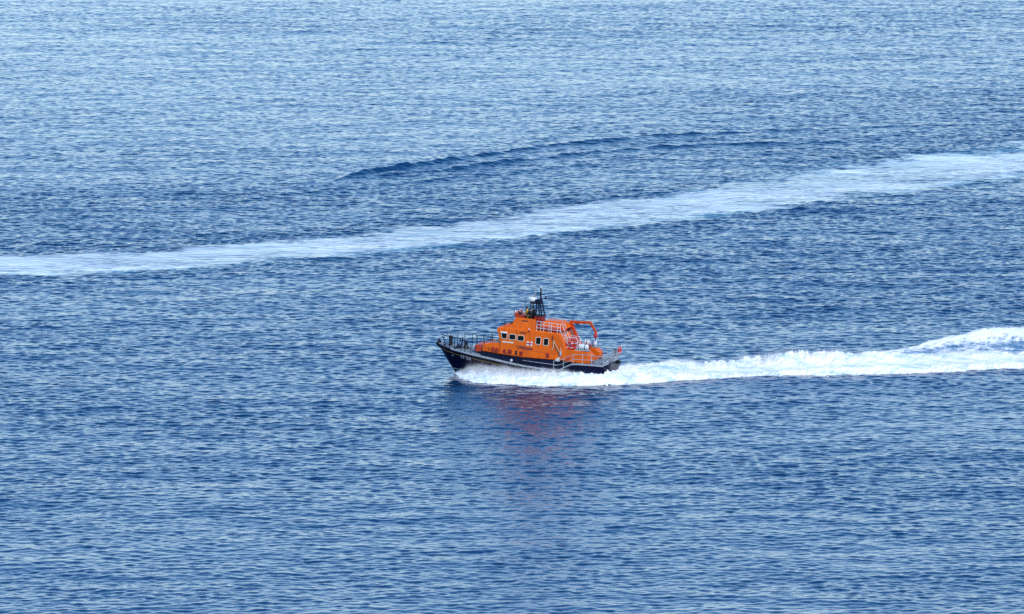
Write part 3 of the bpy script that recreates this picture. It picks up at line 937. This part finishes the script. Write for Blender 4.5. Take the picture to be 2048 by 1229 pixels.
# ---- aft casings with raft cradles
for sd in (-1, 1):
    b = MB()
    ya, yb, yc_ = sd * .72, sd * 2.04, sd * 1.92
    o = lambda y: y
    b.hexa([(13.9, min(ya, yb), 3.0), (16.45, min(ya, yb), 3.0), (16.45, max(ya, yb), 3.0), (13.9, max(ya, yb), 3.0),
            (13.9, min(ya, yc_), 4.22), (16.25, min(ya, yc_), 4.12), (16.25, max(ya, yc_), 4.12), (13.9, max(ya, yc_), 4.22)], 'orange')
    b.hexa([(16.24, min(ya, yb * .98), 3.25), (16.62, min(ya, yb * .96), 3.25), (16.62, max(ya, yb * .96), 3.25), (16.24, max(ya, yb * .98), 3.25),
            (16.24, min(ya, yc_ * .98), 4.0), (16.55, min(ya, yc_ * .96), 3.85), (16.55, max(ya, yc_ * .96), 3.85), (16.24, max(ya, yc_ * .98), 4.0)], 'orange')
    cs = b.build('aft_casing', boat, bevel=.06)
    b = MB()
    b.box(14.72, 16.14, sd * 1.38 - .36, sd * 1.38 + .36, 4.19, 4.26, 'light_grey')
    for x in (14.8, 15.4, 16.0): b.box(x, x + .08, sd * 1.38 - .34, sd * 1.38 + .34, 4.26, 4.32, 'light_grey')
    b.build('raft_cradle', cs)
b = MB(); b.box(13.6, 14.4, -.72, .72, 3.0, 5.1, 'red_orange'); b.build('aft_companionway', boat, bevel=.05)
b = MB(); side_plate(b, rect(14.05, 14.4, 3.2, 3.5), .01, 'red_orange')
b.build('hatch', boat)

# ---- crane
b = MB()
b.box(14.2, 15.6, .35, 1.15, 4.1, 4.36, 'red'); b.lathe((14.52, .8, 4.3), [(.26, 0), (.26, .25), (.18, .3)], 'red_orange')
crane = b.build('crane', boat, bevel=.03)
def beam(name, p, q, w0, w1, dep, m, par):
    """box-section arm in the x-z plane"""
    p, q = Vector(p), Vector(q)
    d = (q - p).normalized(); nrm = Vector((-d.z, 0, d.x))
    b = MB()
    y0, y1 = -dep / 2, dep / 2
    vs = []
    for c, wd in ((p, w0), (q, w1)):
        for sgn, yy in ((-1, y0), (1, y0), (1, y1), (-1, y1)):
            vs.append((c.x + nrm.x * wd * sgn, c.y + yy, c.z + nrm.z * wd * sgn))
    b.hexa(vs, m)
    return b.build(name, par, bevel=.025)
beam('post', (14.50, .8, 4.35), (13.52, .8, 6.42), .17, .15, .32, 'red_orange', crane)
a1 = beam('boom', (13.38, .8, 6.50), (15.52, .8, 6.66), .15, .12, .26, 'crane_red', crane)
b = MB(); b.hexa([(13.3, .66, 6.3), (13.8, .66, 6.22), (13.8, .94, 6.22), (13.3, .94, 6.3), (13.35, .66, 6.66), (13.9, .66, 6.72), (13.9, .94, 6.72), (13.35, .94, 6.66)], 'crane_red'); b.build('knuckle', crane, bevel=.03)
beam('jib', (15.42, .8, 6.70), (16.12, .8, 5.72), .125, .09, .22, 'crane_red', crane)
b = MB(); b.tube([(13.75, .62, 6.42), (14.75, .62, 6.40)], .055, 'light_grey', 8); b.tube([(13.95, .60, 6.42), (14.35, .60, 6.41)], .06, 'blue_print', 8); b.build('hydraulic_ram', crane)
b = MB(); b.lathe((16.05, .8, 5.78), [(.08, 0), (.16, -.15), (.20, -.40), (.15, -.58), (.05, -.62)], 'bright_red', n=10); b.tube([(16.05, .8, 5.2), (16.08, .8, 4.85)], .035, 'navy_metal'); b.build('hook_block', crane)

# ---- side decks: stanchions and rails
for x in (4.20, 5.40, 6.90, 8.0, 9.2, 10.3, 11.0):
    for sd in (-1, 1):
        y, z = sheer_y(x) - .14, sheer_z(x)
        b = MB(); b.tube([(x, sd * y, z), (x, sd * (y + .04), z + .95)], .035, 'navy_metal'); b.build('stanchion', boat)
for sd in (-1, 1):
    b = MB()
    xs = [3.35, 4.2, 5.4, 6.9, 8.0, 9.2, 10.3, 11.0]
    for hh in (.5, .93):
        b.tube([(x, sd * (sheer_y(x) - .10), sheer_z(x) + hh) for x in xs], .009, 'navy_metal', 4)
    b.build('guard_wire', boat)
for sd in (-1, 1):
    b = MB()
    f = lambda x, hh, out=0.0: (x, sd * (sheer_y(x) - .12 + out), sheer_z(x) + hh)
    b.tube([(.62, sd * .75, 4.28), f(1.3, 1.08, .1), f(2.2, 1.20, .1), f(3.2, 1.32, .1), f(3.45, 1.15, .1), f(3.5, .85, .1), f(3.5, .02)], .034, 'navy_metal')
    b.tube([(.62, sd * .75, 4.28), f(1.05, .55), f(1.5, .60), f(2.3, .62, .05), f(3.45, .70, .05)], .024, 'navy_metal')
    for x in (1.05, 1.7, 2.35, 3.1):
        b.tube([f(x, 0), f(x - .05, 1.05 + (x - 1) * .11, .1)], .030, 'navy_metal')
    b.tube([(.62, sd * .75, 4.28), (1.0, sd * .85, 3.75), f(1.35, .04)], .030, 'navy_metal')
    b.build('bow_rail', boat)
# cabin-front rail
b = MB()
for sd in (-1, 1):
    b.tube([(4.45, sd * 1.25, 3.2), (4.42, sd * 1.25, 4.55), (5.2, sd * 1.3, 4.62), (6.6, sd * 1.45, 4.62)], .03, 'navy_metal')
    b.tube([(5.3, sd * 1.3, 3.85), (5.2, sd * 1.3, 4.62)], .045, 'navy_metal')
    b.tube([(5.95, sd * 1.38, 4.0), (5.95, sd * 1.38, 4.62)], .026, 'navy_metal')
b.tube([(3.7, -1.1, 3.9), (4.42, -1.25, 4.05), (5.25, -1.3, 4.05)], .028, 'navy_metal')
b.tube([(4.45, -1.25, 3.9), (4.45, 1.25, 3.9)], .022, 'navy_metal')
b.build('cabin_rail', boat)
b = MB(); b.tube([(5.6, -1.35, 3.95), (5.62, -1.35, 4.18), (6.9, -1.55, 4.36)], .03, 'red'); b.build('grab_rail', boat)
# foredeck gear
b = MB(); b.lathe((1.45, -.15, 3.1), [(.18, 0), (.18, .80), (.20, .86), (.20, .98), (.12, 1.04)], 'black', n=12); b.build('vent_post', boat)
b = MB(); b.lathe((3.0, .1, 2.95), [(.34, 0), (.30, .12), (.16, .35), (.14, .55), (.22, .62), (.22, .72), (.1, .8)], 'black', n=14); b.build('capstan', boat)
b = MB(); b.box(2.15, 2.55, -.5, .2, 2.95, 3.25, 'navy_metal'); b.tube([(2.3, -.4, 3.2), (2.55, -.4, 3.95)], .05, 'navy_metal'); b.tube([(2.55, .1, 3.2), (2.6, .1, 4.05)], .07, 'navy_metal'); b.build('windlass', boat, bevel=.03)
b = MB(); b.tube([(1.75, -.6, 3.08), (2.4, -.75, 3.12), (2.9, -.4, 3.1)], .05, 'navy_metal'); b.tube([(2.25, -1.0, 3.06), (2.5, -.4, 3.1)], .05, 'navy_metal'); b.build('anchor', boat)
b = MB(); b.box(.02, .36, -.16, .16, 3.26, 3.50, 'black', dx=.08); b.box(.10, .30, -.1, .1, 3.50, 3.66, 'black', dx=-.02); b.build('stem_roller', boat, bevel=.03)
b = MB(); b.tube([(1.0, -.62, 3.1), (1.0, -.62, 3.3)], .04, 'navy_metal'); b.tube([(.85, -.62, 3.27), (1.15, -.62, 3.27)], .035, 'navy_metal'); b.build('cleat', boat)
# roof-top small gear in front of the steering position
for x, y, z, hh in ((7.2, -.9, 5.85, .35), (7.7, -1.0, 6.02, .16)):
    b = MB(); b.tube([(x, y, z - .05), (x, y, z + hh)], .045, 'navy_metal'); b.build('roof_fitting', wheelhouse)
b = MB(); b.tube([(8.0, -1.1, 6.05), (8.0, -1.1, 6.25)], .05, 'navy_metal')
b.tube([(7.9, -1.1, 6.2), (8.25, -1.15, 6.35)], .06, 'black'); b.build('roof_fitting', wheelhouse)

# ---- raised aft bulwark rail: sweeps up from the side deck and runs to the transom
for sd in (-1, 1):
    b = MB()
    g = lambda x, hh: (x, sd * (sheer_y(x) - .08), sheer_z(x) + hh)
    top = [g(13.0, .98), g(13.7, .98), g(14.3, .92), g(14.9, .96), g(15.6, .98), g(16.7, .98), g(17.3, .92), g(17.95, 1.0)]
    mid = [g(13.0, .50), g(13.7, .48), g(14.3, .45), g(14.9, .48), g(15.6, .49), g(16.7, .49), g(17.3, .42), g(17.95, .5)]
    b.tube(top, .030, 'light_grey'); b.tube(mid, .026, 'light_grey')
    for x in (13.0, 14.0, 14.95, 15.9, 16.8, 17.45, 18.0):
        b.tube([g(x, 0), g(x, .97)], .034 if x < 16.5 else .045, 'light_grey')
    b.build('aft_rail', boat)
b = MB()
for hh in (.35, .70, 1.0): b.tube([(18.02, -2.5, 3.02 + hh), (18.05, 0, 3.05 + hh), (18.02, 2.5, 3.02 + hh)], .030, 'light_grey')
for y in (-1.7, -.9, -.1, .7, 1.5): b.tube([(18.03, y, 3.0), (18.03, y, 4.02)], .034, 'light_grey')
b.box(17.9, 18.12, -2.2, -1.2, 3.05, 3.40, 'light_grey', dx=.1); b.box(17.85, 18.1, .6, 2.2, 3.05, 3.45, 'light_grey', dx=.1)
b.build('stern_rail', boat)
b = MB(); b.box(17.6, 18.1, 1.6, 2.2, 3.45, 3.80, 'light_grey', dx=.12); b.box(17.75, 18.0, 1.7, 2.0, 3.8, 4.1, 'black'); b.build('stern_locker', boat, bevel=.03)
b = MB(); b.lathe((18.2, 2.3, 2.75), [(.14, -.2), (.16, 0), (.14, .2)], 'black', n=10, axis='y'); b.build('stern_fender', hull)
b = MB(); b.lathe((18.16, -2.5, 2.8), [(.10, -.15), (.12, 0), (.10, .15)], 'black', n=10, axis='y'); b.build('stern_fender', hull)
b = MB(); b.box(13.02, 13.42, -2.38, -2.06, 3.02, 3.22, 'white', dx=.02); b.box(13.14, 13.36, -2.3, -2.08, 3.22, 3.42, 'cream', dx=.08); b.build('deck_vent', boat, bevel=.03)
# pole lashed down the cabin side
b = MB(); b.tube([(12.45, -1.86, 5.45), (12.55, -1.94, 5.1), (13.45, -2.1, 3.62)], .035, 'navy_metal', 6); b.tube([(12.62, -1.98, 5.0), (13.42, -2.13, 3.75)], .022, 'cream', 5); b.build('boat_hook', boat)
b = MB(); b.tube([(12.62, -1.95, 4.95), (12.66, -2.02, 4.3)], .03, 'cream', 5); b.build('rope_tail', boat)

# ================================================================== THINGS CARRIED ON THE BOAT
def raft(y, label):
    t = place('life_raft', label, 'life raft', (15.43, y, 4.32), 'white liferaft canisters on the aft casings')
    b = MB(); b.lathe((14.80, y, 4.55), [(.12, 0), (.25, .05), (.27, .12), (.27, .60), (.285, .60), (.285, .66), (.27, .66), (.27, 1.14), (.25, 1.21), (.12, 1.26)], 'white', n=18, axis='x')
    o = rebase(b.build('canister', t), t)
    for x in (15.02, 15.70):
        b = MB(); b.lathe((x, y, 4.55), [(.278, 0), (.282, .0), (.282, .06), (.278, .06)], 'navy_metal', n=18, axis='x')
        rebase(b.build('strap', t), t)
raft(-1.38, 'white barrel liferaft on the nearer orange casing, beside the white rails')
raft(1.38, 'white barrel liferaft on the farther orange casing, under the crane arm')

def torus(cx, cy, cz, Rr, r, m, mb, nu=20, nv=8, plane='xz', band=None):
    vs, fs = [], []
    for i in range(nu):
        a = 2 * math.pi * i / nu
        for j in range(nv):
            c = 2 * math.pi * j / nv
            u, v_, q = (Rr + r * math.cos(c)) * math.cos(a), (Rr + r * math.cos(c)) * math.sin(a), r * math.sin(c)
            vs.append((cx + u, cy + q, cz + v_) if plane == 'xz' else (cx + q, cy + u, cz + v_))
    for i in range(nu):
        for j in range(nv):
            fs.append((i * nv + j, ((i + 1) % nu) * nv + j, ((i + 1) % nu) * nv + (j + 1) % nv, i * nv + (j + 1) % nv))
    if band is None:
        mb.add(vs, fs, m)
    else:
        for k, f_ in enumerate(fs):
            mb.add([vs[i] for i in f_], [(0, 1, 2, 3)], band if (k // nv) % 5 == 0 else m)
def buoy(x, y, z, label, plane, cat='lifebuoy', grp=None, Rr=.30):
    t = place('lifebuoy', label, cat, (x, y, z - Rr - .09), grp)
    b = MB(); torus(x, y, z, Rr, .095, 'bright_red', b, plane=plane)
    o = rebase(b.build('ring', t, smooth=True), t)
    for k in range(4):
        a = math.pi / 4 + k * math.pi / 2
        b = MB()
        u, v_ = Rr * math.cos(a), Rr * math.sin(a)
        q = (x + u, y, z + v_) if plane == 'xz' else (x, y + u, z + v_)
        b.lathe((q[0], q[1], q[2]), [(.108, -.04), (.108, .04)], 'white', n=8, axis='z')
        rebase(b.build('band', t), t)
buoy(14.20, -1.70, 4.62, 'red lifebuoy on the white rails, the lower left of the three', 'xz', grp='red lifebuoys on the white casing rails')
buoy(14.72, -1.62, 4.66, 'red lifebuoy on the white rails, nearest the liferaft', 'xz', grp='red lifebuoys on the white casing rails')
buoy(14.50, -1.20, 5.12, 'red lifebuoy on the white rails, topmost of the three', 'xz', grp='red lifebuoys on the white casing rails', Rr=.26)
buoy(18.15, 2.35, 3.95, 'red lifebuoy hung at the far corner of the stern rail', 'yz', Rr=.34)

# stowed inflatable on the roof
t = place('inflatable_boat', 'orange covered inflatable boat stowed on the cabin roof behind the white rails', 'inflatable boat', (12.1, 0, 5.66))
b = MB()
b.prism([(10.95, 6.20, .95), (11.0, 6.55, .80), (11.4, 6.66, .72), (12.9, 6.68, .72), (13.25, 6.50, .80), (13.55, 6.10, .9), (13.5, 6.0, 1.05), (10.95, 6.02, 1.05)], 'orange')
rebase(b.build('cover', t, bevel=.10, seg=3), t)
for sd in (-1, 1):
    b = MB(); b.tube([(10.8, sd * .98, 5.98), (11.3, sd * 1.03, 5.98), (13.2, sd * 1.03, 5.95), (13.6, sd * .9, 5.95)], .21, 'red_orange', 12)
    rebase(b.build('tube', t, smooth=True), t)
b = MB()
for x in (11.0, 11.8, 12.6, 13.2): b.box(x, x + .14, -.95, .95, 5.64, 5.86, 'black')
rebase(b.build('chock', t), t)
b = MB(); b.box(11.45, 11.95, -1.28, -1.05, 5.66, 6.0, 'red'); b.box(12.3, 12.75, -1.28, -1.05, 5.65, 5.95, 'red')
b.build('roof_locker', boat, bevel=.03)

# grey fender hung at the foot of the pole
t = place('fender', 'small pale grey fender hanging on the orange cabin side below the pole', 'fender', (13.45, -2.16, 3.55))
b = MB(); b.lathe((13.47, -2.16, 3.50), [(.03, 0), (.10, .06), (.12, .25), (.10, .46), (.05, .56), (.02, .62)], 'light_grey', n=12)
rebase(b.build('body', t, smooth=True), t)
b = MB(); b.tube([(13.47, -2.16, 4.1), (13.42, -2.05, 4.4)], .015, 'cream', 5)
rebase(b.build('rope', t), t)

# ---- crew
def person(label, base, yaw, jacket, legs, lean=0.0, helmet='black', vest=None):
    t = place('person', label, 'person', base)
    J, rad, E_ = [], [], []
    def jt(p, r, par=None):
        J.append(p); rad.append(r)
        if par is not None: E_.append((par, len(J) - 1))
        return len(J) - 1
    pel = jt((0, 0, .95), .155)
    waist = jt((-.02 - lean * .2, 0, 1.12), .145, pel)
    chest = jt((-.03 - lean * .5, 0, 1.34), .170, waist)
    ub = jt((-.03 - lean * .7, 0, 1.46), .12, chest)
    neck = jt((-.04 - lean * .8, 0, 1.54), .062, ub)
    hd = jt((-.06 - lean * .9, 0, 1.64), .098, neck)
    jt((-.06 - lean * .9, 0, 1.73), .085, hd)
    jt((-.155 - lean * .9, 0, 1.625), .022, hd)         # nose
    for sd in (-1, 1):
        jt((-.06 - lean * .9, sd * .105, 1.635), .022, hd)   # ears
        shd = jt((-.03 - lean * .6, sd * .19, 1.43), .078, ub)
        el = jt((-.10 - lean * .6, sd * .26, 1.16), .056, shd)
        wr = jt((-.34 - lean * .6, sd * .20, 1.12), .038, el)
        pm = jt((-.41 - lean * .6, sd * .18, 1.12), .034, wr)
        for k in range(4):
            a = jt((-.46 - lean * .6, sd * (.155 + k * .018), 1.125), .009, pm)
            jt((-.485 - lean * .6 + .006 * abs(k - 1.5), sd * (.155 + k * .018), 1.095), .008, a)
        a = jt((-.42 - lean * .6, sd * .135, 1.115), .011, pm)
        jt((-.45 - lean * .6, sd * .125, 1.095), .009, a)
        hp = jt((0, sd * .10, .88), .105, pel)
        kn = jt((-.03, sd * .12, .50), .070, hp)
        an = jt((.02, sd * .13, .10), .050, kn)
        jt((-.14, sd * .14, .05), .040, an)
    me = bpy.data.meshes.new('body')
    me.from_pydata(J, E_, [])
    o = bpy.data.objects.new('body', me)
    C.objects.link(o)
    md = o.modifiers.new('skin', 'SKIN')
    for i, sv in enumerate(me.skin_vertices[0].data):
        sv.radius = (rad[i], rad[i])
        sv.use_root = (i == 0)
    ss = o.modifiers.new('sub', 'SUBSURF')
    ss.levels = ss.render_levels = 2
    dg = bpy.context.evaluated_depsgraph_get()
    ev = bpy.data.meshes.new_from_object(o.evaluated_get(dg))
    bpy.data.objects.remove(o)
    ev.name = 'body'
    for mm in (jacket, legs, 'skin', 'black'): ev.materials.append(M[mm])
    mi = []
    for p in ev.polygons:
        c = p.center
        if c.z > 1.53 or c.x < -.36 - lean * .6: mi.append(2)
        elif c.z < .12: mi.append(3)
        elif c.z < .97: mi.append(1)
        else: mi.append(0)
    ev.materials.update() if hasattr(ev.materials, 'update') else None
    ev.polygons.foreach_set('material_index', mi)
    ev.polygons.foreach_set('use_smooth', [True] * len(mi))
    body = bpy.data.objects.new('body', ev)
    C.objects.link(body)
    body.parent = t
    body.rotation_euler = (0, 0, yaw)
    def child(name, mb, smooth_=True):
        q = mb.build(name, t, local=False, smooth=smooth_)
        q.rotation_euler = (0, 0, yaw)
        return q
    h_ = MB(); h_.lathe((-.05 - lean * .9, 0, 1.655), [(.118, 0), (.128, .03), (.118, .10), (.075, .155), (.02, .17)], helmet, n=14); child('helmet', h_)
    for sd in (-1, 1):
        e_ = MB(); e_.lathe((-.148 - lean * .9, sd * .035, 1.65), [(.004, 0), (.012, .006), (.004, .012)], 'black', n=6, axis='x'); child('eye', e_)
    e_ = MB(); e_.box(-.152 - lean * .9, -.14 - lean * .9, -.022, .022, 1.578, 1.588, 'red'); child('mouth', e_, False)
    if vest:
        v_ = MB()
        for sd in (-1, 1):
            v_.tube([(-.02 - lean * .7, sd * .09, 1.52), (-.16 - lean * .6, sd * .10, 1.40), (-.20 - lean * .4, sd * .10, 1.20), (-.18 - lean * .2, sd * .10, 1.10)], .055, vest, 8)
        v_.tube([(.12 - lean * .6, -.1, 1.44), (.13 - lean * .6, .1, 1.44)], .06, vest, 8)
        child('lifejacket', v_)
    return t
person('person in a yellow jacket standing behind the windscreen on the upper deck', (9.42, -.55, 6.06), R(10), 'yellow', 'yellow', lean=.10, helmet='black', vest='black_cloth')
person('person in black clothing standing at the mast, just right of the one in yellow', (9.78, -.85, 5.98), R(60), 'black_cloth', 'black_cloth', lean=.05, helmet='black', vest='black_cloth')
person('person in black clothing half hidden between the one in yellow and the mast', (9.95, -.05, 6.02), R(-5), 'black_cloth', 'black_cloth', lean=.15, helmet='navy_metal', vest='black_cloth')

for o in list(bpy.data.objects):
    if '_b' in o: del o['_b']
